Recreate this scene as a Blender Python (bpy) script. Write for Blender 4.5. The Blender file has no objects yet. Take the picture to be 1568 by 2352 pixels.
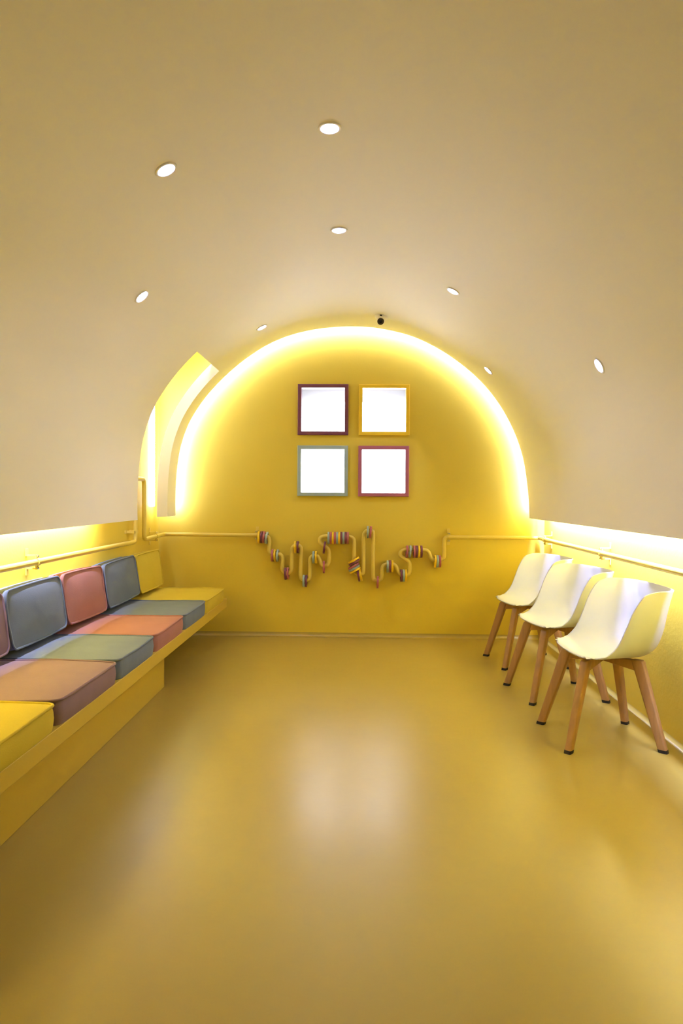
import bpy, bmesh, math, random
from mathutils import Vector, Matrix, Euler, noise

# ------------------------------------------------------------------ camera
SC = bpy.context.scene
COL = SC.collection
W_PX, H_PX, F_PX = 1568.0, 2352.0, 1568.0
EYE = Vector((0.0, 0.0, 1.2))
YAW, PITCH, ROLL = 0.0280, 0.0245, 0.0065
fwd = Vector((-math.sin(YAW) * math.cos(PITCH), math.cos(YAW) * math.cos(PITCH), -math.sin(PITCH)))
r0 = Vector((math.cos(YAW), math.sin(YAW), 0.0))
u0 = r0.cross(fwd)
rt = r0 * math.cos(ROLL) + u0 * math.sin(ROLL)
up = u0 * math.cos(ROLL) - r0 * math.sin(ROLL)
cam_data = bpy.data.cameras.new('camera')
cam_data.sensor_fit = 'HORIZONTAL'
cam_data.sensor_width = 24.0
cam_data.lens = 24.0 * F_PX / W_PX
cam_data.clip_start = 0.02
cam = bpy.data.objects.new('camera', cam_data)
COL.objects.link(cam)
cam.matrix_world = Matrix(((rt.x, up.x, -fwd.x, EYE.x), (rt.y, up.y, -fwd.y, EYE.y),
                           (rt.z, up.z, -fwd.z, EYE.z), (0, 0, 0, 1)))
SC.camera = cam

# ------------------------------------------------------------------ world, exposure, light levels
world = bpy.data.worlds.new('world')
SC.world = world
world.use_nodes = True
world.node_tree.nodes['Background'].inputs[0].default_value = (1.0, 0.97, 0.92, 1)
world.node_tree.nodes['Background'].inputs[1].default_value = 0.0
SC.view_settings.view_transform = 'Standard'
SC.view_settings.look = 'None'
SC.view_settings.gamma = 1.0
SC.view_settings.use_curve_mapping = False
SC.view_settings.exposure = 0.90
SC.cycles.use_denoising = True
SC.cycles.max_bounces = 10
SC.cycles.diffuse_bounces = 7
SC.cycles.glossy_bounces = 6
SC.cycles.sample_clamp_indirect = 8.0
SC.cycles.caustics_reflective = False

E_ARC = 64.0        # led strip behind the arch
E_SIDE = 120.0       # led strips above the rails
E_NICHE = 24.0      # led strips in the cut-out on the left
E_PROFILE = 5.0     # bare led profile on the left wall
E_SPOT = 12.0       # downlight lenses
P_SPOT = 5.0       # beam of each downlight
E_WIN = 7.5         # bright light well behind the four windows
LED_COL = (0.93, 1.02, 1.80)
SPOT_COL = (0.95, 1.0, 1.75)

# ------------------------------------------------------------------ room constants
XL, XR = -1.716, 1.540          # side walls
YB, YF = 5.760, -2.600          # far wall, wall behind the camera
V_END = 5.610                   # far end of the vault
V_THICK = 0.085

# ------------------------------------------------------------------ materials
def nd(nt, t, **kw):
    n = nt.nodes.new(t)
    for k, v in kw.items():
        setattr(n, k, v)
    return n

def mat(name, col, rough=0.5, var=0.0, scale=6.0, bump=0.0, bscale=80.0, rvar=0.0, spec=0.5,
        metal=0.0, sheen=0.0, coat=0.0, detail=3.0, stretch=None, col2=None):
    m = bpy.data.materials.new(name)
    m.use_nodes = True
    nt = m.node_tree
    b = nt.nodes['Principled BSDF']
    b.inputs['Base Color'].default_value = (*col, 1)
    b.inputs['Roughness'].default_value = rough
    b.inputs['Specular IOR Level'].default_value = spec
    b.inputs['Metallic'].default_value = metal
    if sheen:
        b.inputs['Sheen Weight'].default_value = sheen
        b.inputs['Sheen Roughness'].default_value = 0.35
        b.inputs['Sheen Tint'].default_value = (*[min(1, c * 1.2 + 0.15) for c in col], 1)
    if coat:
        b.inputs['Coat Weight'].default_value = coat
        b.inputs['Coat Roughness'].default_value = 0.12
    tc = nd(nt, 'ShaderNodeTexCoord')
    src = tc.outputs['Object']
    if stretch:
        mp = nd(nt, 'ShaderNodeMapping')
        mp.inputs['Scale'].default_value = stretch
        nt.links.new(src, mp.inputs['Vector'])
        src = mp.outputs['Vector']
    if var > 0 or rvar > 0:
        n = nd(nt, 'ShaderNodeTexNoise')
        n.inputs['Scale'].default_value = scale
        n.inputs['Detail'].default_value = detail
        nt.links.new(src, n.inputs['Vector'])
        if var > 0:
            mx = nd(nt, 'ShaderNodeMix', data_type='RGBA')
            a = [max(0, c * (1 - var)) for c in col] if col2 is None else col2
            c2 = [min(1, c * (1 + var)) for c in col] if col2 is None else col
            mx.inputs[6].default_value = (*a, 1)
            mx.inputs[7].default_value = (*c2, 1)
            rp = nd(nt, 'ShaderNodeMapRange')
            rp.inputs[1].default_value = 0.1
            rp.inputs[2].default_value = 0.9
            nt.links.new(n.outputs['Fac'], rp.inputs[0])
            nt.links.new(rp.outputs[0], mx.inputs[0])
            nt.links.new(mx.outputs[2], b.inputs['Base Color'])
        if rvar > 0:
            rr = nd(nt, 'ShaderNodeMapRange')
            rr.inputs[1].default_value = 0.1
            rr.inputs[2].default_value = 0.9
            rr.inputs[3].default_value = max(0.02, rough - rvar)
            rr.inputs[4].default_value = rough + rvar
            nt.links.new(n.outputs['Fac'], rr.inputs[0])
            nt.links.new(rr.outputs[0], b.inputs['Roughness'])
    if bump > 0:
        n2 = nd(nt, 'ShaderNodeTexNoise')
        n2.inputs['Scale'].default_value = bscale
        n2.inputs['Detail'].default_value = 4.0
        nt.links.new(src, n2.inputs['Vector'])
        bp = nd(nt, 'ShaderNodeBump')
        bp.inputs['Strength'].default_value = bump
        bp.inputs['Distance'].default_value = 0.01
        nt.links.new(n2.outputs['Fac'], bp.inputs['Height'])
        nt.links.new(bp.outputs['Normal'], b.inputs['Normal'])
    return m

def emit(name, col, strength):
    m = bpy.data.materials.new(name)
    m.use_nodes = True
    nt = m.node_tree
    nt.nodes.remove(nt.nodes['Principled BSDF'])
    e = nd(nt, 'ShaderNodeEmission')
    e.inputs[0].default_value = (*col, 1)
    e.inputs[1].default_value = strength
    nt.links.new(e.outputs[0], nt.nodes['Material Output'].inputs['Surface'])
    return m

YEL = (0.71, 0.56, 0.08)
M_WALL = mat('yellow_wall_paint', YEL, 0.50, var=0.02, scale=2.5, bump=0.06, bscale=60, spec=0.18)
M_FLOOR = mat('yellow_floor_resin', (0.405, 0.312, 0.070), 0.32, var=0.05, scale=2.2, bump=0.10, bscale=9, rvar=0.05,
              detail=6, spec=0.5)
M_VAULT = mat('white_vault_plaster', (0.915, 0.91, 0.92), 0.55, var=0.012, scale=1.5, bump=0.03, bscale=20, spec=0.35)
M_BENCH = mat('yellow_bench_paint', (0.54, 0.40, 0.06), 0.45, var=0.02, scale=3, bump=0.03, bscale=60, spec=0.4)
M_PIPE = mat('yellow_pipe_enamel', (0.73, 0.58, 0.12), 0.28, spec=0.5)
M_PLASTIC = mat('white_chair_plastic', (0.62, 0.66, 0.80), 0.38, bump=0.02, bscale=300, spec=0.5)
M_WOOD = mat('beech_wood', (0.43, 0.245, 0.095), 0.42, var=0.25, scale=9, bump=0.05, bscale=30, detail=8,
             stretch=(6, 6, 0.6))
M_RUBBER = mat('black_rubber', (0.012, 0.012, 0.013), 0.6)
M_WHITE = mat('white_trim_enamel', (0.90, 0.89, 0.88), 0.4)
M_CHROME = mat('chrome', (0.75, 0.74, 0.72), 0.2, metal=1.0)
M_BLACK = mat('black_gloss', (0.012, 0.011, 0.010), 0.15)
M_DARK = mat('dark_plastic', (0.03, 0.024, 0.018), 0.35)
FAB = {
    'yellow': mat('yellow_velvet', (0.56, 0.45, 0.055), 0.8, var=0.06, scale=9, bump=0.12, bscale=220, sheen=0.25, spec=0.2),
    'slate': mat('slate_blue_velvet', (0.140, 0.178, 0.262), 0.8, var=0.09, scale=11, bump=0.12, bscale=220, sheen=0.35, spec=0.2),
    'coral': mat('coral_velvet', (0.335, 0.155, 0.155), 0.8, var=0.07, scale=11, bump=0.12, bscale=220, sheen=0.3, spec=0.2),
    'pink': mat('dusty_pink_velvet', (0.225, 0.150, 0.195), 0.8, var=0.07, scale=10, bump=0.12, bscale=220, sheen=0.3, spec=0.2),
}
RING_M = {
    'yellow': mat('yellow_ring_lacquer', (0.86, 0.60, 0.02), 0.3),
    'plum': mat('plum_ring_lacquer', (0.185, 0.050, 0.095), 0.32),
    'rose': mat('rose_ring_lacquer', (0.43, 0.125, 0.155), 0.32),
    'blue': mat('pale_blue_ring_lacquer', (0.33, 0.44, 0.45), 0.32),
}
M_LED_ARC = emit('led_light_arch', LED_COL, E_ARC)
M_LED_SIDE = emit('led_light_side', LED_COL, E_SIDE)
M_LED_LEFT = emit('led_light_left', (1.0, 1.0, 1.3), E_SIDE * 1.9)
M_LED_FLOOR = emit('led_light_floor', LED_COL, E_SIDE * 2.2)
M_LED_RIB = emit('led_light_rib', (1.0, 0.98, 0.90), E_NICHE * 1.6)
M_LED_NICHE = emit('led_light_niche', (1.0, 1.0, 1.15), E_NICHE)
M_LED_PROFILE = emit('led_light_profile', LED_COL, E_PROFILE)
M_LENS = emit('downlight_lens', SPOT_COL, E_SPOT)
M_WELL = emit('light_well_daylight', (1.0, 1.0, 1.12), E_WIN)
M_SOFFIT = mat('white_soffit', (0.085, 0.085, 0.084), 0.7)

# ------------------------------------------------------------------ helpers
def link(name, me, material=None, parent=None):
    o = bpy.data.objects.new(name, me)
    COL.objects.link(o)
    if material is not None:
        me.materials.append(material)
    if parent is not None:
        o.parent = parent
    return o

class MB:
    """collects vertices and faces; build() links them as one mesh object"""
    def __init__(self):
        self.v, self.f = [], []

    def add(self, vs, fs):
        n = len(self.v)
        self.v += [Vector(p) for p in vs]
        self.f += [tuple(i + n for i in q) for q in fs]

    def box(self, a, b, mtx=None):
        (x0, y0, z0), (x1, y1, z1) = a, b
        vs = [Vector(p) for p in ((x0, y0, z0), (x1, y0, z0), (x1, y1, z0), (x0, y1, z0),
                                  (x0, y0, z1), (x1, y0, z1), (x1, y1, z1), (x0, y1, z1))]
        if mtx is not None:
            vs = [mtx @ p for p in vs]
        self.add(vs, [(0, 3, 2, 1), (4, 5, 6, 7), (0, 1, 5, 4), (1, 2, 6, 5), (2, 3, 7, 6), (3, 0, 4, 7)])

    def grid(self, rows, close_u=False):
        nu, nv = len(rows[0]), len(rows)
        vs = [p for r in rows for p in r]
        fs = []
        for j in range(nv - 1):
            for i in range(nu if close_u else nu - 1):
                k = (i + 1) % nu
                fs.append((j * nu + i, j * nu + k, (j + 1) * nu + k, (j + 1) * nu + i))
        self.add(vs, fs)

    def tube(self, pts, r, seg=14, closed=False, caps=True):
        pts = [Vector(p) for p in pts]
        n = len(pts)
        tang = []
        for i in range(n):
            if closed:
                t = pts[(i + 1) % n] - pts[i - 1]
            else:
                t = pts[min(i + 1, n - 1)] - pts[max(i - 1, 0)]
            tang.append(t.normalized())
        a = Vector((0, 1, 0)) if abs(tang[0].y) < 0.9 else Vector((0, 0, 1))
        nrm = (a - tang[0] * a.dot(tang[0])).normalized()
        rows = []
        for i in range(n):
            nrm = (nrm - tang[i] * nrm.dot(tang[i])).normalized()
            bn = tang[i].cross(nrm)
            rows.append([pts[i] + (nrm * math.cos(q) + bn * math.sin(q)) * r
                         for q in (2 * math.pi * k / seg for k in range(seg))])
        if closed:
            # undo the twist gathered along the loop by matching the first ring
            best = min(range(seg), key=lambda s: (rows[-1][s] - rows[0][0]).length)
            base = len(self.v)
            self.grid(rows, True)
            nb = base + (n - 1) * seg
            for k in range(seg):
                self.f.append((nb + (best + k) % seg, nb + (best + k + 1) % seg, base + (k + 1) % seg, base + k))
        else:
            base = len(self.v)
            self.grid(rows, True)
            if caps:
                self.f.append(tuple(base + k for k in range(seg))[::-1])
                self.f.append(tuple(base + (n - 1) * seg + k for k in range(seg)))

    def lathe(self, prof, mtx=None, seg=32, axis='Z'):
        rows = []
        for r, z in prof:
            row = []
            for k in range(seg):
                q = 2 * math.pi * k / seg
                p = Vector((r * math.cos(q), r * math.sin(q), z)) if axis == 'Z' else Vector((z, r * math.cos(q), r * math.sin(q)))
                row.append(mtx @ p if mtx is not None else p)
            rows.append(row)
        self.grid(rows, True)

    def mesh(self, name, smooth=None):
        me = bpy.data.meshes.new(name)
        me.from_pydata([tuple(p) for p in self.v], [], self.f)
        bm = bmesh.new()
        bm.from_mesh(me)
        bmesh.ops.remove_doubles(bm, verts=bm.verts, dist=1e-6)
        bmesh.ops.recalc_face_normals(bm, faces=bm.faces)
        if smooth is not None:
            for f in bm.faces:
                f.smooth = True
            lim = math.radians(smooth)
            for e in bm.edges:
                if len(e.link_faces) == 2 and e.calc_face_angle(0) > lim:
                    e.smooth = False
        bm.to_mesh(me)
        bm.free()
        return me

    def build(self, name, material=None, parent=None, smooth=None, bevel=0.0, segs=2):
        o = link(name, self.mesh(name, smooth), material, parent)
        if bevel > 0:
            b = o.modifiers.new('bevel', 'BEVEL')
            b.width = bevel
            b.segments = segs
            b.limit_method = 'ANGLE'
            b.angle_limit = math.radians(40)
            for p in o.data.polygons:
                p.use_smooth = True
            w = o.modifiers.new('wn', 'WEIGHTED_NORMAL')
            w.keep_sharp = False
        return o

def structure(o, label=None):
    o['kind'] = 'structure'
    if label:
        o['label'] = label
    return o

def tag(o, label, cat, group=None):
    o['label'] = label
    o['category'] = cat
    if group:
        o['group'] = group
    return o

def empty(name, loc, rot=(0, 0, 0)):
    o = bpy.data.objects.new(name, None)
    o.empty_display_size = 0.05
    COL.objects.link(o)
    o.location = loc
    o.rotation_euler = rot
    return o

def copy_tree(o, parent=None):
    c = o.copy()
    COL.objects.link(c)
    if parent is not None:
        c.parent = parent
    for ch in list(o.children):
        copy_tree(ch, c)
    return c

def catmull(pts, sub=6):
    pts = [Vector(p) for p in pts]
    out = []
    for i in range(len(pts) - 1):
        p0, p1, p2, p3 = pts[max(i - 1, 0)], pts[i], pts[i + 1], pts[min(i + 2, len(pts) - 1)]
        for k in range(sub):
            t = k / sub
            out.append(0.5 * ((2 * p1) + (p2 - p0) * t + (2 * p0 - 5 * p1 + 4 * p2 - p3) * t * t
                              + (3 * p1 - p0 - 3 * p2 + p3) * t ** 3))
    out.append(pts[-1])
    return out

def fillet(pts, r, n=7):
    pts = [Vector(p) for p in pts]
    out = [pts[0]]
    for i in range(1, len(pts) - 1):
        a = (pts[i - 1] - pts[i]).normalized()
        b = (pts[i + 1] - pts[i]).normalized()
        ang = a.angle(b)
        d = min(r / math.tan(ang / 2), 0.48 * (pts[i - 1] - pts[i]).length, 0.48 * (pts[i + 1] - pts[i]).length)
        s, e = pts[i] + a * d, pts[i] + b * d
        for k in range(n + 1):
            t = k / n
            out.append(s * (1 - t) ** 2 + pts[i] * 2 * t * (1 - t) + e * t * t)
    out.append(pts[-1])
    return out

# ================================================================== the setting
mb = MB(); mb.box((XL - 0.15, YF - 0.15, -0.12), (XR + 0.15, YB + 0.2, 0.0))
structure(mb.build('floor', M_FLOOR), 'glossy yellow resin floor')

ROOF = 2.76
mb = MB(); mb.box((XL - 0.15, YF - 0.15, 0.0), (XL, YB, ROOF))
structure(mb.build('wall_left', M_WALL), 'yellow painted left wall above the bench')
mb = MB(); mb.box((XR, YF - 0.15, 0.0), (XR + 0.15, YB, ROOF))
structure(mb.build('wall_right', M_WALL), 'yellow painted right wall behind the chairs')
mb = MB(); mb.box((XL, YF - 0.15, 0.0), (XR, YF, ROOF))
structure(mb.build('wall_front', M_WALL), 'yellow wall behind the viewer')
mb = MB(); mb.box((XL - 0.15, YF - 0.15, ROOF), (XR + 0.15, YB + 0.2, ROOF + 0.12))
structure(mb.build('trim_9', M_WALL), 'flat slab above the vault')

# far wall with four square window openings
WIN = [  # centre x, centre z, colour, name
    (-0.321, 1.918, 'plum'), (0.191, 1.917, 'yellow'), (-0.322, 1.404, 'blue'), (0.190, 1.4035, 'rose')]
WO = 0.2125          # half outer size of the frame
WI = 0.186           # half clear opening
xs = sorted({XL, XR, *[round(w[0] - WI, 4) for w in WIN], *[round(w[0] + WI, 4) for w in WIN]})
zs = sorted({0.0, ROOF, *[round(w[1] - WI, 4) for w in WIN], *[round(w[1] + WI, 4) for w in WIN]})
mb = MB()
def in_hole(x, z):
    return any(abs(x - w[0]) < WI and abs(z - w[1]) < WI for w in WIN)
WT = 0.09
for i in range(len(xs) - 1):
    for j in range(len(zs) - 1):
        cx, cz = (xs[i] + xs[i + 1]) / 2, (zs[j] + zs[j + 1]) / 2
        if in_hole(cx, cz):
            continue
        q = [(xs[i], zs[j]), (xs[i + 1], zs[j]), (xs[i + 1], zs[j + 1]), (xs[i], zs[j + 1])]
        mb.add([(a, YB, b) for a, b in q], [(0, 1, 2, 3)])
        mb.add([(a, YB + WT, b) for a, b in q], [(3, 2, 1, 0)])
for w in WIN:     # reveals
    c = [(w[0] - WI, w[1] - WI), (w[0] + WI, w[1] - WI), (w[0] + WI, w[1] + WI), (w[0] - WI, w[1] + WI)]
    for k in range(4):
        a, b = c[k], c[(k + 1) % 4]
        mb.add([(a[0], YB, a[1]), (a[0], YB + WT, a[1]), (b[0], YB + WT, b[1]), (b[0], YB, b[1])], [(0, 1, 2, 3)])
structure(mb.build('wall_back', M_WALL), 'yellow far wall under the arch')

FRAME_M = {'plum': mat('plum_frame_paint', (0.170, 0.050, 0.095), 0.4),
           'yellow': mat('yellow_frame_paint', (0.85, 0.60, 0.03), 0.4),
           'blue': mat('pale_blue_frame_paint', (0.33, 0.43, 0.43), 0.4),
           'rose': mat('rose_frame_paint', (0.40, 0.125, 0.19), 0.4)}
M_GLASS = bpy.data.materials.new('window_glass')
M_GLASS.use_nodes = True
_nt = M_GLASS.node_tree
_nt.nodes.remove(_nt.nodes['Principled BSDF'])
_t = nd(_nt, 'ShaderNodeBsdfTransparent'); _g = nd(_nt, 'ShaderNodeBsdfGlossy'); _m = nd(_nt, 'ShaderNodeMixShader')
_g.inputs['Roughness'].default_value = 0.03
_m.inputs[0].default_value = 0.05
_nt.links.new(_t.outputs[0], _m.inputs[1]); _nt.links.new(_g.outputs[0], _m.inputs[2])
_nt.links.new(_m.outputs[0], _nt.nodes['Material Output'].inputs['Surface'])

WLAB = {'plum': 'square window in a plum purple frame, upper left of the four',
        'yellow': 'square window in a bright yellow frame, upper right of the four',
        'blue': 'square window in a pale blue frame, lower left of the four',
        'rose': 'square window in a rose pink frame, lower right of the four'}
for n, (wx, wz, c) in enumerate(WIN, 1):
    root = structure(empty('window_%d' % n, (wx, YB, wz)), WLAB[c])
    mb = MB()
    rings = []
    F1 = WI - 0.004
    for (h, y) in ((WO, 0.0), (WO, -0.024), (WO - 0.003, -0.027), (F1 + 0.003, -0.027), (F1, -0.024), (F1, 0.055)):
        rings.append([Vector((-h, y, -h)), Vector((h, y, -h)), Vector((h, y, h)), Vector((-h, y, h))])
    mb.grid(rings, True)
    mb.build('window_frame', FRAME_M[c], root)
    mb = MB(); mb.box((-WI, 0.055, -WI), (WI, 0.061, WI))
    mb.build('pane', M_GLASS, root)

# bright light well behind the windows: white soffit, sides and floor, daylight at its far side
LW = dict(x0=-0.60, x1=0.47, y0=YB + WT, y1=YB + 0.96, z0=1.10, z1=2.115)
mb = MB()
x0, x1, y0, y1, z0, z1 = (LW[k] for k in ('x0', 'x1', 'y0', 'y1', 'z0', 'z1'))
mb.box((x0, y0, z1), (x1, y1, z1 + 0.04))
mb.box((x0, y0, z0 - 0.04), (x1, y1, z0))
mb.box((x0 - 0.04, y0, z0), (x0, y1, z1))
mb.box((x1, y0, z0), (x1 + 0.04, y1, z1))
structure(mb.build('trim_10', M_SOFFIT), 'white light well behind the four windows')
mb = MB(); mb.box((x0 - 0.04, y1, z0 - 0.04), (x1 + 0.04, y1 + 0.03, z1 + 0.04))
structure(mb.build('trim_11', M_WELL), 'daylight beyond the four windows')

# floor coving along the walls
def cove(name, a, b, inward, label, R=0.035):
    a, b, n = Vector(a), Vector(b), Vector(inward)
    rows = []
    for k in range(7):
        q = math.pi / 2 * k / 6
        off = n * (R - R * math.sin(q)) + Vector((0, 0, R - R * math.cos(q)))
        rows.append([a + off, b + off])
    rows.append([a, b])
    m = MB(); m.grid(rows, False)
    m.add([a, a + n * R, a + Vector((0, 0, R))], [(0, 1, 2)])
    return structure(m.build(name, M_FLOOR, smooth=50), label)
cove('baseboard_back', (XL, YB, 0.0005), (XR, YB, 0.0005), (0, -1, 0), 'rounded yellow coving along the far wall')
cove('baseboard_right', (XR, YF, 0.0005), (XR, YB, 0.0005), (-1, 0, 0), 'rounded yellow coving along the right wall', 0.022)

# ------------------------------------------------------------------ vaulted ceiling
ARCH = [(-1.530, 1.022), (-1.532, 1.10), (-1.529, 1.25), (-1.519, 1.40), (-1.498, 1.55), (-1.462, 1.68), (-1.408, 1.81),
        (-1.328, 1.938), (-1.235, 2.056), (-1.122, 2.172), (-0.985, 2.290), (-0.830, 2.397), (-0.70, 2.464), (-0.552, 2.518),
        (-0.35, 2.561), (-0.13, 2.578), (0.02, 2.575), (0.152, 2.561), (0.392, 2.507), (0.620, 2.401), (0.810, 2.274),
        (0.975, 2.130), (1.122, 1.950), (1.243, 1.732), (1.322, 1.504), (1.359, 1.263), (1.372, 1.12), (1.375, 1.022)]
prof = catmull([(x, 0, z) for x, z in ARCH], 8)
for _ in range(10):          # ease the hand-measured outline
    prof = [prof[0]] + [(prof[i - 1] + prof[i] * 2 + prof[i + 1]) / 4 for i in range(1, len(prof) - 1)] + [prof[-1]]
NP = len(prof)
def pnormal(i):              # outward normal
    t = prof[min(i + 1, NP - 1)] - prof[max(i - 1, 0)]
    return Vector((-t.z, 0, t.x)).normalized()
PN = [pnormal(i) for i in range(NP)]
CUT = min(range(NP // 2), key=lambda i: (prof[i] - Vector((-1.122, 0, 2.172))).length)   # top of the cut-out
Y_A, Y_B = 4.646, 5.376
ys = [YF, -1.0, 0.5, 2.0, 3.2, 4.0, Y_A, Y_B, V_END]
mb = MB()
def vp(i, y, off):
    p = prof[i] + PN[i] * off
    return (p.x, y, p.z)
def solid(i0, i1, ya, yb):
    pass
cells = set()
for j in range(len(ys) - 1):
    for i in range(NP - 1):
        if ys[j] >= Y_A - 1e-6 and ys[j + 1] <= Y_B + 1e-6 and i < CUT:
            continue
        cells.add((i, j))
for (i, j) in cells:
    for off, fl in ((0.0, 0), (V_THICK, 1)):
        q = [vp(i, ys[j], off), vp(i + 1, ys[j], off), vp(i + 1, ys[j + 1], off), vp(i, ys[j + 1], off)]
        mb.add(q, [(0, 1, 2, 3) if fl else (3, 2, 1, 0)])
    for (di, dj, e) in ((-1, 0, ((i, j), (i, j + 1))), (1, 0, ((i + 1, j), (i + 1, j + 1))),
                        (0, -1, ((i, j), (i + 1, j))), (0, 1, ((i, j + 1), (i + 1, j + 1)))):
        if (i + di, j + dj) not in cells:
            (a, b), (c, d) = e
            mb.add([vp(a, ys[b], 0), vp(c, ys[d], 0), vp(c, ys[d], V_THICK), vp(a, ys[b], V_THICK)], [(0, 1, 2, 3)])
structure(mb.build('ceiling', M_VAULT, smooth=35), 'white plaster barrel vault')

# ------------------------------------------------------------------ led strips tucked behind the vault
def ribbon(name, pts_a, pts_b, m, label, face):
    """led tape: glowing front turned towards the vector(s) face, white backing 2 mm behind it"""
    A, B = [Vector(q) for q in pts_a], [Vector(q) for q in pts_b]
    N = face if isinstance(face, list) else [Vector(face)] * len(A)
    r = MB(); r.grid([A, B])
    nf = len(r.f)
    r.grid([[a - n.normalized() * 0.002 for a, n in zip(A, N)], [b - n.normalized() * 0.002 for b, n in zip(B, N)]])
    A2, B2 = [a - n.normalized() * 0.002 for a, n in zip(A, N)], [b - n.normalized() * 0.002 for b, n in zip(B, N)]
    r.grid([A, A2])
    r.grid([B, B2])
    o = structure(r.build(name, m), label)
    o.data.materials.append(M_WHITE)
    for k, poly in enumerate(o.data.polygons):
        poly.material_index = 0 if k < nf else 1
    return o
iA = next(i for i in range(NP) if prof[i].z > 1.07)
iB = max(i for i in range(NP) if prof[i].z > 1.07)
ribbon('trim_1', [vp(i, V_END + 0.060, 0.036) for i in range(iA, iB + 1)],
       [vp(i, V_END + 0.060, 0.054) for i in range(iA, iB + 1)], M_LED_ARC, 'led strip on the far end of the vault', (0, 1, 0))
ribbon('trim_2', [(XR - 0.070, 1.40, 1.115), (XR - 0.070, 5.55, 1.115)],
       [(XR - 0.055, 1.40, 1.130), (XR - 0.055, 5.55, 1.130)], M_LED_SIDE, 'led strip behind the right edge of the vault', (1, 0, -1))
ribbon('trim_3', [(XL + 0.074, 1.40, 1.135), (XL + 0.074, 4.25, 1.135)],
       [(XL + 0.067, 1.40, 1.157), (XL + 0.067, 4.25, 1.157)], M_LED_LEFT, 'led strip behind the left edge of the vault', (-1, 0, -0.3))
ribbon('trim_8', [(XR - 0.062, 2.20, 1.30), (XR - 0.062, 5.55, 1.30)],
       [(XR - 0.045, 2.20, 1.30), (XR - 0.045, 5.55, 1.30)], M_LED_FLOOR, 'upper led strip behind the right edge of the vault', (0, 0, -1))
ribbon('trim_4', [vp(i, 5.56, V_THICK + 0.012) for i in range(iA, CUT + 1)],
       [vp(i, 5.575, V_THICK + 0.012) for i in range(iA, CUT + 1)], M_LED_NICHE, 'led strip on the back of the narrow vault rib', [PN[i] for i in range(iA, CUT + 1)])
_p = prof[CUT] + PN[CUT] * (V_THICK + 0.02)
_t = (prof[CUT + 3] - prof[CUT]).normalized()
ribbon('trim_5', [_p + _t * 0.03 + Vector((0, y, 0)) for y in (Y_A + 0.05, Y_B)],
       [_p + _t * 0.05 + PN[CUT] * 0.02 + Vector((0, y, 0)) for y in (Y_A + 0.05, Y_B)], M_LED_NICHE,
       'led strip over the top of the cut-out', -_t)
iC = next(i for i in range(NP) if prof[i].z > 1.45)
ribbon('trim_7', [vp(i, Y_A + 0.004, 0.060) for i in range(iC, CUT + 1)],
       [vp(i, Y_A + 0.004, 0.078) for i in range(iC, CUT + 1)], M_LED_RIB, 'led strip behind the near edge of the cut-out', (0, 1, 0))
mb = MB(); mb.box((XL, 5.515, 1.10), (XL + 0.014, 5.605, 2.25))
structure(mb.build('trim_6', M_LED_PROFILE), 'bare led profile on the left wall inside the cut-out')

# ================================================================== bench
BX = -1.105
bench = tag(empty('bench', (-1.41, 2.2, 0)), 'long yellow built-in bench along the left wall carrying the cushions', 'bench')
mb = MB(); mb.box((XL + 0.001, YF + 0.001, 0.268), (BX, 5.62, 0.338))
o = mb.build('seat_slab', M_BENCH, None, bevel=0.003); o.parent = bench; o.matrix_parent_inverse = Matrix.Translation(-bench.location)
mb = MB(); mb.box((XL + 0.001, YF + 0.001, 0.0005), (-1.213, 4.19, 0.268))
o = mb.build('plinth', M_BENCH, None, bevel=0.003); o.parent = bench; o.matrix_parent_inverse = Matrix.Translation(-bench.location)

# ================================================================== cushions
def rrect(a, b, r, n=6, per=9):
    """outline of a rounded rectangle with half sizes a, b"""
    out = []
    for (sx, sy, q0) in ((1, 1, 0), (-1, 1, 90), (-1, -1, 180), (1, -1, 270)):
        for k in range(n + 1):
            q = math.radians(q0 + 90 * k / n)
            out.append(Vector((sx * (a - r) + r * math.cos(q), sy * (b - r) + r * math.sin(q), 0)))
    dense = []
    for i in range(len(out)):
        p, q = out[i], out[(i + 1) % len(out)]
        m = per if (q - p).length > 4 * r else 1
        for k in range(m):
            dense.append(p.lerp(q, k / m))
    return dense

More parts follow.
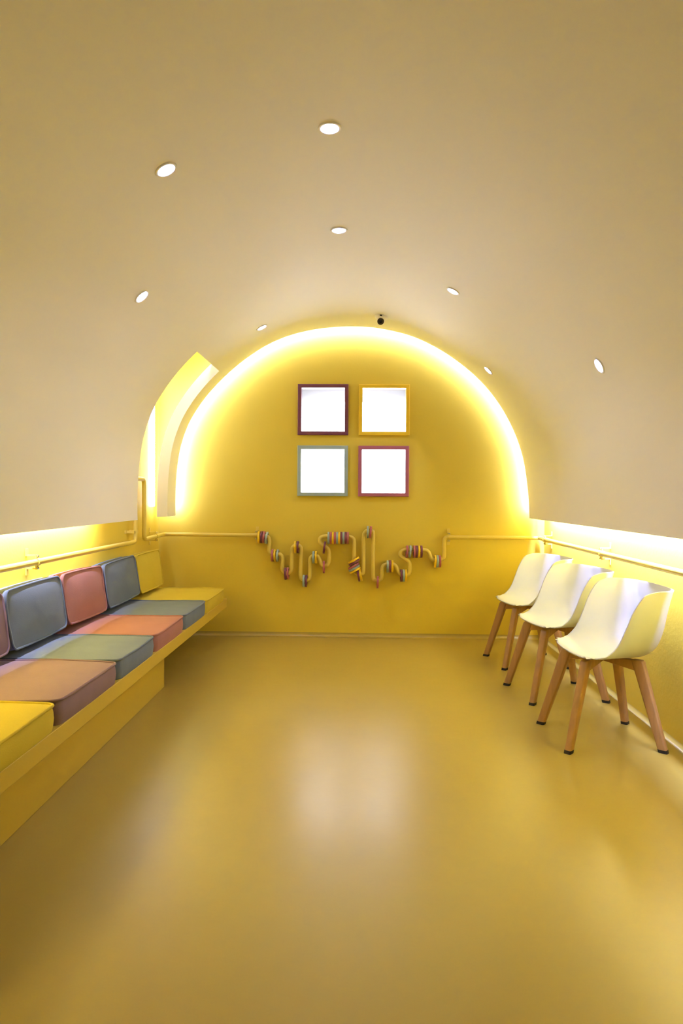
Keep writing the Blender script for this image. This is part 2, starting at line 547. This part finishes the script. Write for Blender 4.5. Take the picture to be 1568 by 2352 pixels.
def cushion(name, a, b, h, fabric, seed, flat=False, crown=0.02, side=0.010, r=0.04, wob=0.006):
    """boxed cushion lying in x-y, half sizes a, b, thickness 2h; returns root mesh with its piping children"""
    rnd = random.Random(seed)
    ox = rnd.random() * 50
    base = rrect(a, b, r)
    nb = len(base)
    def wv(p, s, zz):
        v = noise.noise(Vector((p.x * 5 + ox, p.y * 5, zz * 9 + ox)))
        w2 = noise.noise(Vector((p.x * 11 + ox, p.y * 11 + 7, zz * 9)))
        return v * wob + w2 * wob * 0.4
    def edge(p, zz):           # bow the long edges outwards a little and let the seam wander
        q = p.copy()
        bow = 0.005
        q.x += math.copysign(bow, p.x) * (1 - (p.y / b) ** 2) * (abs(p.x) / a)
        q.y += math.copysign(bow, p.y) * (1 - (p.x / a) ** 2) * (abs(p.y) / b)
        return q
    rows = []
    S = [0.02, 0.2, 0.4, 0.6, 0.75, 0.87, 0.94, 0.975, 0.99]
    def face_z(s, sg, p):
        if flat and sg < 0:
            return -h
        q = p * s
        dome = (1 - min(1, abs(q.x) / a) ** 2.6) * (1 - min(1, abs(q.y) / b) ** 2.6)
        return sg * (h + crown * dome) + wv(p * s, s, sg) * (0.35 + 0.65 * s)
    for s in S:
        rows.append([Vector((edge(p, -1).x * s, edge(p, -1).y * s, face_z(s, -1, p))) for p in base])
    for t in [0.0, 0.06, 0.25, 0.5, 0.75, 0.94, 1.0]:
        k = side * math.sin(math.pi * t)
        row = []
        for p in base:
            e = edge(p, 0)
            n = Vector((p.x / a, p.y / b, 0)).normalized()
            zb = face_z(1.0, -1, p); zt = face_z(1.0, 1, p)
            row.append(Vector((e.x, e.y, zb + (zt - zb) * t)) + n * (k + wv(p, 1, t) * 0.3))
        rows.append(row)
    for s in S[::-1]:
        rows.append([Vector((edge(p, 1).x * s, edge(p, 1).y * s, face_z(s, 1, p))) for p in base])
    m = MB(); m.grid(rows, True)
    m.f.append(tuple(range(nb))[::-1])
    m.f.append(tuple(range(len(m.v) - nb, len(m.v))))
    o = m.build(name, FAB[fabric], None, smooth=60)
    for sg in ((1,) if flat else (1, -1)):
        pm = MB()
        loop = [Vector((edge(p, sg).x * 1.006, edge(p, sg).y * 1.006, face_z(1.0, sg, p))) for p in base]
        pm.tube(loop, 0.0060, seg=8, closed=True)
        pm.build('piping', FAB[fabric], o, smooth=80)
    return o

SEATS = [  # near edge y, far edge y, fabric, label
    (4.870, 5.535, 'yellow', 'bright yellow velvet seat cushion at the far end of the bench'),
    (4.266, 4.866, 'slate', 'slate blue velvet seat cushion between the far yellow and the coral seat cushions'),
    (3.656, 4.262, 'coral', 'coral velvet seat cushion, the only coral cushion lying flat on the bench'),
    (3.092, 3.652, 'slate', 'slate blue velvet seat cushion between the coral and the dusty pink seat cushions'),
    (2.464, 3.088, 'pink', 'dusty pink velvet seat cushion lying flat on the bench'),
    (1.850, 2.460, 'yellow', 'nearest yellow velvet seat cushion, cut off by the left edge of the photo')]
for k, (ya, yb, fab, lab) in enumerate(SEATS):
    a, b = 0.300, (yb - ya) / 2 - 0.013
    o = cushion('seat_cushion', a, b, 0.0465, fab, 11 + k * 7, flat=True, crown=0.012, side=0.008, r=0.035, wob=0.005)
    o.location = (-1.411, (ya + yb) / 2, 0.3385 + 0.0465)
    tag(o, lab, 'cushion', 'seat cushions on the yellow bench')
BACKS = [
    (4.895, 5.475, 'yellow', 'bright yellow velvet back cushion leaning in the far corner of the bench', 0.0),
    (4.262, 4.885, 'slate', 'slate blue velvet back cushion between the yellow and the coral back cushions', 0.02),
    (3.668, 4.250, 'coral', 'coral velvet back cushion leaning against the left wall', -0.015),
    (3.068, 3.660, 'slate', 'slate blue velvet back cushion between the coral and the dusty pink back cushions', 0.01),
    (2.440, 3.050, 'pink', 'dusty pink velvet back cushion, mostly cut off by the left edge of the photo', 0.0)]
for k, (ya, yb, fab, lab, dz) in enumerate(BACKS):
    b = (yb - ya) / 2 - 0.012
    o = cushion('back_cushion', 0.136, b, 0.042, fab, 101 + k * 13, crown=0.016, side=0.008, r=0.035, wob=0.006)
    # local x becomes height, local z faces the room, top leans on the wall
    tilt = math.radians(8)
    o.matrix_world = (Matrix.Translation((-1.652, (ya + yb) / 2, 0.608)) @ Matrix.Rotation(-tilt, 4, 'Y')
                      @ Matrix.Rotation(dz, 4, 'X') @ Matrix(((0, 0, 1, 0), (0, 1, 0, 0), (-1, 0, 0, 0), (0, 0, 0, 1))))
    tag(o, lab, 'cushion', 'back cushions along the left wall')

# ================================================================== chairs
def cr1(keys, t):
    """smooth interpolation of a keyed tuple"""
    n = len(keys)
    for i in range(n - 1):
        if t <= keys[i + 1][0] or i == n - 2:
            t0, t1 = keys[i][0], keys[i + 1][0]
            k = (t - t0) / (t1 - t0)
            p0, p1, p2, p3 = keys[max(i - 1, 0)][1], keys[i][1], keys[i + 1][1], keys[min(i + 2, n - 1)][1]
            return [0.5 * (2 * b + (c - a) * k + (2 * a - 5 * b + 4 * c - d) * k * k + (3 * b - a - 3 * c + d) * k ** 3)
                    for a, b, c, d in zip(p0, p1, p2, p3)]
# local frame: +x is the back of the chair, y across, z up
CEN = [(0.0, (-0.174, 0.440)), (0.05, (-0.160, 0.445)), (0.14, (-0.120, 0.443)), (0.26, (-0.05, 0.438)), (0.38, (0.05, 0.431)),
       (0.50, (0.150, 0.432)), (0.62, (0.212, 0.462)), (0.74, (0.245, 0.535)), (0.87, (0.264, 0.645)), (1.0, (0.282, 0.768))]
EDG = [(0.0, (-0.136, 0.172, 0.444)), (0.05, (-0.124, 0.208, 0.447)), (0.14, (-0.092, 0.238, 0.453)), (0.26, (-0.062, 0.252, 0.470)),
       (0.38, (-0.022, 0.257, 0.515)), (0.50, (0.012, 0.262, 0.592)), (0.62, (0.038, 0.265, 0.660)), (0.74, (0.068, 0.268, 0.715)),
       (0.87, (0.100, 0.270, 0.750)), (1.0, (0.155, 0.272, 0.767))]
def shell_point(t, s):
    cu, cz = cr1(CEN, t)
    eu, ew, ez = cr1(EDG, t)
    th = abs(s) * math.pi / 2
    n = 2.7
    y = math.copysign(ew * math.sin(th) ** (2 / n), s) if s else 0.0
    g = 1 - math.cos(th) ** (2 / n) if abs(s) < 1 else 1.0
    return Vector((cu + (eu - cu) * g, y, cz + (ez - cz) * g))

def make_chair():
    root = empty('tub_chair', (0, 0, 0))
    m = MB()
    NT, NS = 40, 44
    svals = []
    for i in range(NS + 1):
        x = -1 + 2 * i / NS
        svals.append(math.copysign(abs(x) ** 0.9, x))
    m.grid([[shell_point(j / NT, s) for s in svals] for j in range(NT + 1)])
    o = m.build('seat_shell', M_PLASTIC, root, smooth=80)
    sd = o.modifiers.new('thick', 'SOLIDIFY'); sd.thickness = 0.009; sd.offset = 0.0; sd.use_even_offset = True
    bv = o.modifiers.new('round', 'BEVEL'); bv.width = 0.0035; bv.segments = 3; bv.limit_method = 'ANGLE'; bv.angle_limit = math.radians(50)
    TOP, FOOT = 0.125, (0.222, 0.203)
    zt = 0.420
    for sx in (-1, 1):
        for sy in (-1, 1):
            top = Vector((sx * TOP + 0.008, sy * TOP, zt)); ft = Vector((sx * FOOT[0], sy * FOOT[1], 0.012))
            rad = Vector((sx, sy, 0)).normalized(); tan = Vector((-rad.y, rad.x, 0))
            def sect(t):
                c = ft.lerp(top, t)
                wr = 0.0205 + 0.0075 * t; wt = 0.0165 + 0.0035 * t
                out = []
                for p in rrect(wr, wt, 0.008, n=3, per=1):
                    out.append(c + rad * p.x + tan * p.y)
                return out
            lm = MB()
            rows = [sect(t) for t in (0, 0.25, 0.5, 0.75, 0.92, 0.98)]
            last = sect(1.0); c = sum(last, Vector()) / len(last)
            rows.append([c + (p - c) * 0.8 for p in last])
            lm.grid(rows, True)
            nn = len(rows[0])
            lm.f.append(tuple(range(nn))[::-1]); lm.f.append(tuple(range(len(lm.v) - nn, len(lm.v))))
            leg = lm.build('leg', M_WOOD, root, smooth=50)
            fm = MB()
            lo = [p.copy() for p in rows[0]]
            d = (ft - top).normalized() * (0.012 / abs((ft - top).normalized().z))
            c0 = sum(lo, Vector()) / nn
            e1 = [c0 + (p - c0) * 1.05 for p in lo]
            fm.grid([[p + Vector((0, 0, 0.003)) for p in e1], [p + d for p in e1]], True)
            k = len(e1)
            fm.f.append(tuple(range(k))[::-1]); fm.f.append(tuple(range(k, 2 * k)))
            fp = fm.build('foot_pad', M_RUBBER, leg, smooth=40)
            fp['label'] = 'black rubber foot pad'
    for sy in (1, -1):
        rad = Vector((1, sy, 0)).normalized(); tan = Vector((-rad.y, rad.x, 0))
        bm_ = MB()
        rows = []
        L = math.hypot(TOP, TOP)
        for t, zb in ((-1, 0.366), (-0.55, 0.378), (0, 0.392), (0.55, 0.378), (1, 0.366)):
            c = rad * L * t + Vector((0.008, 0, 0))
            z1 = 0.412 if abs(t) < 0.5 else 0.418
            rows.append([c + tan * a + Vector((0, 0, z)) for a, z in ((-0.015, zb), (0.015, zb), (0.015, z1), (-0.015, z1))])
        bm_.grid(rows, True)
        bm_.f.append((3, 2, 1, 0)); bm_.f.append((16, 17, 18, 19))
        bm_.build('frame_beam', M_WOOD, root, bevel=0.003)
    return root

chair = make_chair()
CHAIRS = [((1.196, 3.416), math.radians(3), 'nearest white plastic tub chair on beech legs, closest to the viewer'),
          ((1.190, 4.173), math.radians(8.5), 'middle white plastic tub chair on beech legs in the row of three'),
          ((1.200, 4.960), math.radians(7.5), 'farthest white plastic tub chair on beech legs, nearest the far wall')]
for k, ((x, y), rz, lab) in enumerate(CHAIRS):
    c = chair if k == 0 else copy_tree(chair)
    c.location = (x, y, 0)
    c.rotation_euler = (0, 0, rz)
    tag(c, lab, 'chair', 'white chairs along the right wall')

# ================================================================== yellow pipe running round the room
PY = 5.70            # distance of the pipe on the far wall
PR = 0.0165
WIGGLE = [ (-0.8674,0.8615), (-0.8161,0.8601), (-0.7778,0.8462), (-0.7636,0.8184), (-0.7657,0.7530), (-0.7633,0.7250), (-0.7445,0.7065),
    (-0.7164,0.7021), (-0.6790,0.7025), (-0.6556,0.6840), (-0.6530,0.6327), (-0.6551,0.5766), (-0.6363,0.5487), (-0.6129,0.5406), (-0.5849,0.5586),
    (-0.5758,0.5960), (-0.5741,0.7360), (-0.5579,0.7688), (-0.5347,0.7830), (-0.5066,0.7693), (-0.4948,0.7367), (-0.5008,0.5407), (-0.4913,0.4988),
    (-0.4632,0.4888), (-0.4324,0.4938), (-0.4210,0.5345), (-0.4198,0.6535), (-0.4083,0.6816), (-0.3850,0.6948), (-0.3570,0.6867), (-0.3382,0.6542),
    (-0.3287,0.6263), (-0.3100,0.6079), (-0.2821,0.6128), (-0.2636,0.6409), (-0.2618,0.7295), (-0.2736,0.7573), (-0.3017,0.7803), (-0.3297,0.7941),
    (-0.3401,0.8266), (-0.3254,0.8500), (-0.2975,0.8553), (-0.2702,0.8549), (-0.1907,0.8556), (-0.0979,0.8555), (-0.0652,0.8428), (-0.0517,0.8136),
    (-0.0517,0.6964), (-0.0512,0.6336), (-0.0518,0.5875), (-0.0381,0.5541), (-0.0130,0.5409), (0.0100,0.5470), (0.0286,0.5715), (0.0266,0.8436),
    (0.0388,0.8896), (0.0679,0.9108), (0.0951,0.8985), (0.1078,0.8693), (0.1075,0.5303), (0.1211,0.4969), (0.1462,0.4880), (0.1753,0.5059),
    (0.1834,0.5395), (0.1838,0.5897), (0.1953,0.6149), (0.2161,0.6235), (0.2498,0.6287), (0.2793,0.6246), (0.3028,0.6027), (0.3141,0.5675),
    (0.3319,0.5411), (0.3628,0.5326), (0.4048,0.5454), (0.4137,0.5839), (0.4124,0.6302), (0.4012,0.6566), (0.3703,0.6740), (0.3394,0.6913),
    (0.3326,0.7133), (0.3434,0.7355), (0.3741,0.7490), (0.4268,0.7481), (0.5189,0.7481), (0.5584,0.7418), (0.5785,0.7111), (0.5862,0.6848),
    (0.6074,0.6673), (0.6425,0.6646), (0.6853,0.6751), (0.6973,0.7056), (0.6957,0.8134), (0.7063,0.8487), (0.7325,0.8569) ]
main = fillet([(-1.66, YF + 0.01, 0.847), (-1.66, 4.985, 0.847), (-1.66, 4.985, 1.314), (-1.66, 5.192, 1.314),
               (-1.66, 5.192, 0.850), (-1.66, PY, 0.862), (-1.0, PY, 0.861), (WIGGLE[0][0], PY, WIGGLE[0][1])], 0.045)
left_pts = []
for i in range(len(main) - 1):
    left_pts.append(main[i])
wig = catmull([(x, PY, z) for x, z in WIGGLE], 5)
for _ in range(3):
    wig = [wig[0]] + [(wig[i - 1] + wig[i] * 2 + wig[i + 1]) / 4 for i in range(1, len(wig) - 1)] + [wig[-1]]
right = fillet([wig[-1], (1.0, PY, 0.857), (1.485, PY, 0.856), (1.485, 5.2, 0.852), (1.485, YF + 0.01, 0.850)], 0.03)
mb = MB()
mb.tube(left_pts + wig + right[1:], PR, seg=18)
pipe = mb.build('pipe_rail', M_PIPE, None, smooth=60)
tag(pipe, 'yellow enamelled pipe running along three walls and wiggling below the windows', 'pipe')

def clamp(p, wall, along, tabs, bolts=True):
    """saddle clamp: p on the pipe axis, wall = unit vector to the wall, along = pipe direction"""
    p, w, al = Vector(p), Vector(wall), Vector(along)
    sd = w.cross(al)
    m = MB()
    m.tube([p - al * 0.012, p + al * 0.012], PR + 0.004, seg=20)
    for s in tabs:
        u = sd * s
        mt = Matrix((( al.x, u.x, w.x, p.x), (al.y, u.y, w.y, p.y), (al.z, u.z, w.z, p.z), (0, 0, 0, 1)))
        m.box((-0.011, PR - 0.002, -0.004), (0.011, 0.038, 0.004), mt)       # lug beside the pipe
        m.box((-0.009, 0.030, 0.0), (0.009, 0.036, 0.050), mt)               # leg back to the wall
        m.box((-0.011, 0.030, 0.049), (0.011, 0.068, 0.055), mt)             # flange on the wall
    o = m.build('wall_clamp', M_PIPE, pipe, smooth=40)
    if bolts:
        for s in tabs:
            b = MB()
            q = p + sd * s * 0.030 - w * 0.010
            b.tube([q, q + w * 0.020], 0.0062, seg=8)
            bo = b.build('bolt', M_CHROME, o, smooth=40)
            bo['label'] = 'shiny metal bolt'
UPZ = (1, -1)
for y in (0.75, 2.05, 3.455):
    clamp((-1.66, y, 0.847), (-1, 0, 0), (0, 1, 0), UPZ)
clamp((-1.66, 4.985, 0.921), (-1, 0, 0), (0, 0, 1), UPZ)
clamp((-1.66, 5.50, 0.857), (-1, 0, 0), (0, 1, 0), UPZ)
clamp((-0.874, PY, 0.861), (0, 1, 0), (1, 0, 0), (1, -1))
clamp((0.738, PY, 0.857), (0, 1, 0), (1, 0, 0), (1, -1))
for y in (5.535, 4.245, 2.95, 1.65):
    clamp((1.485, y, 0.8515), (1, 0, 0), (0, 1, 0), UPZ)

# ================================================================== coloured rings threaded on the pipe
RINGS = [(0,'yellow',-0.8502,0.8433,2), (0,'plum',-0.8278,0.8435,2), (0,'rose',-0.8081,0.8437,4), (0,'blue',-0.7861,0.8382,9),
    (1,'rose',-0.7360,0.6917,2), (1,'yellow',-0.7154,0.6919,0), (1,'blue',-0.6939,0.6907,4), (2,'plum',-0.6255,0.5395,-1),
    (2,'rose',-0.6054,0.5420,-1), (3,'yellow',-0.5448,0.7619,-1), (3,'plum',-0.5229,0.7621,0), (4,'blue',-0.4716,0.4803,1),
    (4,'plum',-0.4510,0.4791,3), (5,'blue',-0.3915,0.6785,0), (5,'yellow',-0.3700,0.6786,0), (6,'rose',-0.3039,0.5977,1), (7,'plum',-0.3007,0.7617,8),
    (8,'blue',-0.2660,0.8420,0), (8,'rose',-0.2480,0.8421,0), (8,'yellow',-0.2300,0.8423,0), (8,'rose',-0.2124,0.8424,0), (8,'blue',-0.1944,0.8426,0),
    (8,'yellow',-0.1768,0.8427,0), (8,'plum',-0.1593,0.8429,0), (8,'blue',-0.1413,0.8430,0), (8,'plum',-0.1237,0.8432,0), (8,'rose',-0.1058,0.8433,0),
    (9,'yellow',-0.0556,0.6595,60), (9,'plum',-0.0505,0.6403,60), (9,'rose',-0.0553,0.6105,60), (9,'blue',-0.0501,0.5917,60),
    (9,'yellow',-0.0433,0.5746,60), (9,'plum',-0.0146,0.5291,-10), (9,'yellow',0.0042,0.5335,-10), (10,'blue',0.0605,0.8940,1),
    (10,'rose',0.0838,0.8929,5), (11,'rose',0.1463,0.4750,1), (12,'blue',0.2288,0.6078,0), (12,'plum',0.2482,0.6079,0), (12,'yellow',0.2675,0.6081,0),
    (13,'plum',0.3430,0.5324,-1), (13,'blue',0.3623,0.5326,0), (13,'yellow',0.3817,0.5332,-1), (14,'rose',0.3882,0.7337,3),
    (14,'blue',0.4146,0.7339,4), (14,'rose',0.4497,0.7342,0), (14,'plum',0.4690,0.7344,0), (14,'yellow',0.4883,0.7346,0), (14,'plum',0.5081,0.7347,0),
    (15,'yellow',0.6229,0.6542,3), (15,'blue',0.6426,0.6544,1), (15,'rose',0.6619,0.6546,-2),]
CL = {0: 'bunch of four at the left start of the wiggling pipe', 1: 'trio one step below the left bunch of four',
      2: 'pair in the first dip from the left', 3: 'pair on the first narrow hump from the left',
      4: 'pair in the deep second dip from the left', 5: 'pair on the low hump left of the small loop',
      8: 'row of ten under the plum framed window', 10: 'pair on the tallest narrow hump of the pipe',
      12: 'trio on the low hump right of the tall loop', 13: 'trio in the dip below the right row of six',
      14: 'row of six on the right of the wiggling pipe', 15: 'trio at the right end of the wiggling pipe'}
CNAME = {'yellow': 'yellow', 'plum': 'dark plum', 'rose': 'rose pink', 'blue': 'pale blue'}
ROWPOS = {8: ['leftmost pale blue', 'rose pink second from left', 'yellow third from left', 'rose pink fourth from left',
              'pale blue fifth from left', 'yellow sixth from left', 'dark plum seventh from left', 'pale blue eighth from left',
              'dark plum ninth from left', 'rose pink rightmost'],
          14: ['rose pink leftmost', 'pale blue second from left', 'rose pink third from left', 'dark plum fourth from left',
               'yellow fifth from left', 'dark plum rightmost']}
SPECIAL = {6: ['rose pink ring hanging alone in the dip left of the row of ten rings'],
           7: ['dark plum ring hanging alone on the small loop beside the row of ten rings'],
           11: ['rose pink ring hanging alone in the deepest dip right of the tall hump'],
           9: ['yellow ring topmost of the tilted pile under the windows', 'dark plum ring second from top in the tilted pile',
               'rose pink ring in the middle of the tilted pile', 'pale blue ring in the tilted pile under the rose one',
               'yellow ring below the pale blue one in the tilted pile', 'dark plum ring standing upright under the tilted pile',
               'yellow ring standing upright at lower right of the tilted pile']}
RO, RI, RT = 0.0515, 0.0370, 0.0081
prof_r = [(RI, -RT + 0.001), (RI + 0.001, -RT), (RO - 0.0015, -RT), (RO, -RT + 0.0015), (RO, RT - 0.0015), (RO - 0.0015, RT),
          (RI + 0.001, RT), (RI, RT - 0.001), (RI, -RT + 0.001)]
RMESH = {}
for c in RING_M:
    m = MB(); m.lathe(prof_r, seg=40, axis='X')
    RMESH[c] = m.mesh('ring_' + c, smooth=40)
    RMESH[c].materials.append(RING_M[c])
cnt = {}
for (g, c, x, z, t) in RINGS:
    o = bpy.data.objects.new('ring', RMESH[c])
    COL.objects.link(o)
    q = math.radians(t)
    ax, pl = Vector((math.cos(q), 0, -math.sin(q))), Vector((math.sin(q), 0, math.cos(q)))
    c0 = Vector((x, PY, z))
    near = [(w - c0) for w in wig if (w - c0).length < 0.075]
    rad = [w.dot(pl) for w in near if abs(w.dot(ax)) < RT + 0.004 and abs(w.dot(pl)) < 0.045]
    if rad:                       # let the ring hang on the pipe instead of cutting into it
        lo, hi = max(rad) + PR - RI + 0.001, min(rad) - PR + RI - 0.001
        s = (lo + hi) / 2 if lo > hi else min(max(0.0, lo), hi)
        c0 = c0 + pl * s
    o.location = c0
    o.rotation_euler = (0, math.radians(t), 0)
    k = cnt.get(g, 0); cnt[g] = k + 1
    if g in SPECIAL:
        lab = SPECIAL[g][k]
    elif g in ROWPOS:
        lab = ROWPOS[g][k] + ' ring in the ' + CL[g].replace(' on the right of the wiggling pipe', ' at right') 
    else:
        lab = CNAME[c] + ' ring in the ' + CL[g]
    tag(o, lab, 'ring', 'coloured rings on the wiggling pipe')

# ================================================================== downlights in the vault
def vault_frame(x, y):
    i = min(range(NP), key=lambda k: abs(prof[k].x - x) + (10 if abs(prof[k].z) < 1.3 else 0))
    j = i + 1 if prof[min(i + 1, NP - 1)].x >= x and prof[i].x <= x else i - 1
    a, b = prof[i], prof[j]
    k = 0 if abs(b.x - a.x) < 1e-9 else (x - a.x) / (b.x - a.x)
    p = a.lerp(b, k); n = PN[i].lerp(PN[j], k).normalized()
    return Vector((x, y, p.z)), n
def orient(p, n):
    zz = n; xx = Vector((0, 1, 0)).cross(zz).normalized(); yy = zz.cross(xx)
    return Matrix(((xx.x, yy.x, zz.x, p.x), (xx.y, yy.y, zz.y, p.y), (xx.z, yy.z, zz.z, p.z), (0, 0, 0, 1)))
trim_mb = MB()
trim_mb.lathe([(0.0335, 0.004), (0.0335, -0.003), (0.036, -0.0055), (0.042, -0.005), (0.0445, -0.001), (0.0445, 0.004)], seg=36)
TRIM = trim_mb.mesh('trim_ring', smooth=50); TRIM.materials.append(M_WHITE)
lens_mb = MB()
lens_mb.lathe([(0.0001, -0.0035), (0.012, -0.0034), (0.024, -0.003), (0.0332, -0.0018)], seg=36)
LENS = lens_mb.mesh('lens', smooth=60); LENS.materials.append(M_LENS)
SPOTS = [(-0.126, 2.592, 'round white downlight at the vault crown, topmost in the photo'),
         (-0.752, 2.617, 'round white downlight on the upper left of the vault'),
         (-0.123, 3.578, 'round white downlight at the crown of the vault, second from the viewer'),
         (-1.103, 3.413, 'round white downlight low on the left side of the vault'),
         (0.548, 4.171, 'round white downlight right of the crown, above the security camera'),
         (-0.744, 5.086, 'small round downlight just above the glowing arch, left of the security camera'),
         (0.954, 5.198, 'small round downlight beside the right shoulder of the glowing arch'),
         (1.180, 3.443, 'round white downlight low on the right side of the vault'),
         ]
for (x, y, lab) in SPOTS:
    p, n = vault_frame(x, y)
    r = empty('downlight', (0, 0, 0)); r.matrix_world = orient(p, n)
    for nm, me in (('trim_ring', TRIM), ('lens', LENS)):
        o = bpy.data.objects.new(nm, me); COL.objects.link(o); o.parent = r
        if nm == 'lens':
            o['label'] = 'glowing white lens'
    ld = bpy.data.lights.new('downlight_beam', 'SPOT')
    ld.energy = P_SPOT; ld.color = SPOT_COL; ld.spot_size = math.radians(84); ld.spot_blend = 0.4; ld.shadow_soft_size = 0.03
    lo = bpy.data.objects.new('downlight_beam', ld); COL.objects.link(lo); lo.parent = r
    lo.location = (0, 0, -0.03)          # shines along local -z, straight out of the lens
    tag(r, lab or 'round white downlight in the vault behind the viewer', 'light', 'downlights in the vault')

# ================================================================== security camera
p, n = vault_frame(0.148, 5.222)
cc = empty('security_camera', (0, 0, 0)); cc.matrix_world = orient(p, n)
tag(cc, 'white dome security camera with a dark lens hanging from the vault above the arch', 'camera')
m = MB(); m.lathe([(0.0001, 0.002), (0.047, 0.002), (0.049, -0.001), (0.049, -0.013), (0.046, -0.019), (0.036, -0.026), (0.030, -0.032), (0.0001, -0.033)], seg=40)
m.build('base', M_WHITE, cc, smooth=45)
m = MB(); m.box((-0.013, -0.0505, -0.013), (0.003, -0.0465, -0.002))
m.build('slot', M_BLACK, cc)
# ball aimed at the room: direction in the local frame
bl = cc.matrix_world.inverted()
aim = (bl.to_3x3() @ (Vector((0.05, 0.3, 1.15)) - p)).normalized()
bc = Vector((0, -0.004, -0.040))
q = aim.to_track_quat('Z', 'Y').to_matrix().to_4x4()
T = Matrix.Translation(bc) @ q
m = MB()
m.lathe([(0.0001, -0.031)] + [(0.031 * math.sin(a), -0.031 * math.cos(a)) for a in (0.3 + 0.2 * k for k in range(9))] + [(0.0285, 0.014), (0.0285, 0.026), (0.0255, 0.028)], T, 36)
ball = m.build('ball_housing', M_WHITE, cc, smooth=45)
m = MB(); m.lathe([(0.0258, 0.0275), (0.0245, 0.0285), (0.012, 0.0285), (0.011, 0.026), (0.0001, 0.026)], T, 36)
f = m.build('lens_face', M_DARK, ball, smooth=40); f['label'] = 'dark lens face'
m = MB(); m.lathe([(0.0105, 0.0262), (0.008, 0.029), (0.0001, 0.030)], T, 28)
f = m.build('lens_glass', M_BLACK, ball, smooth=60); f['label'] = 'glossy black lens'
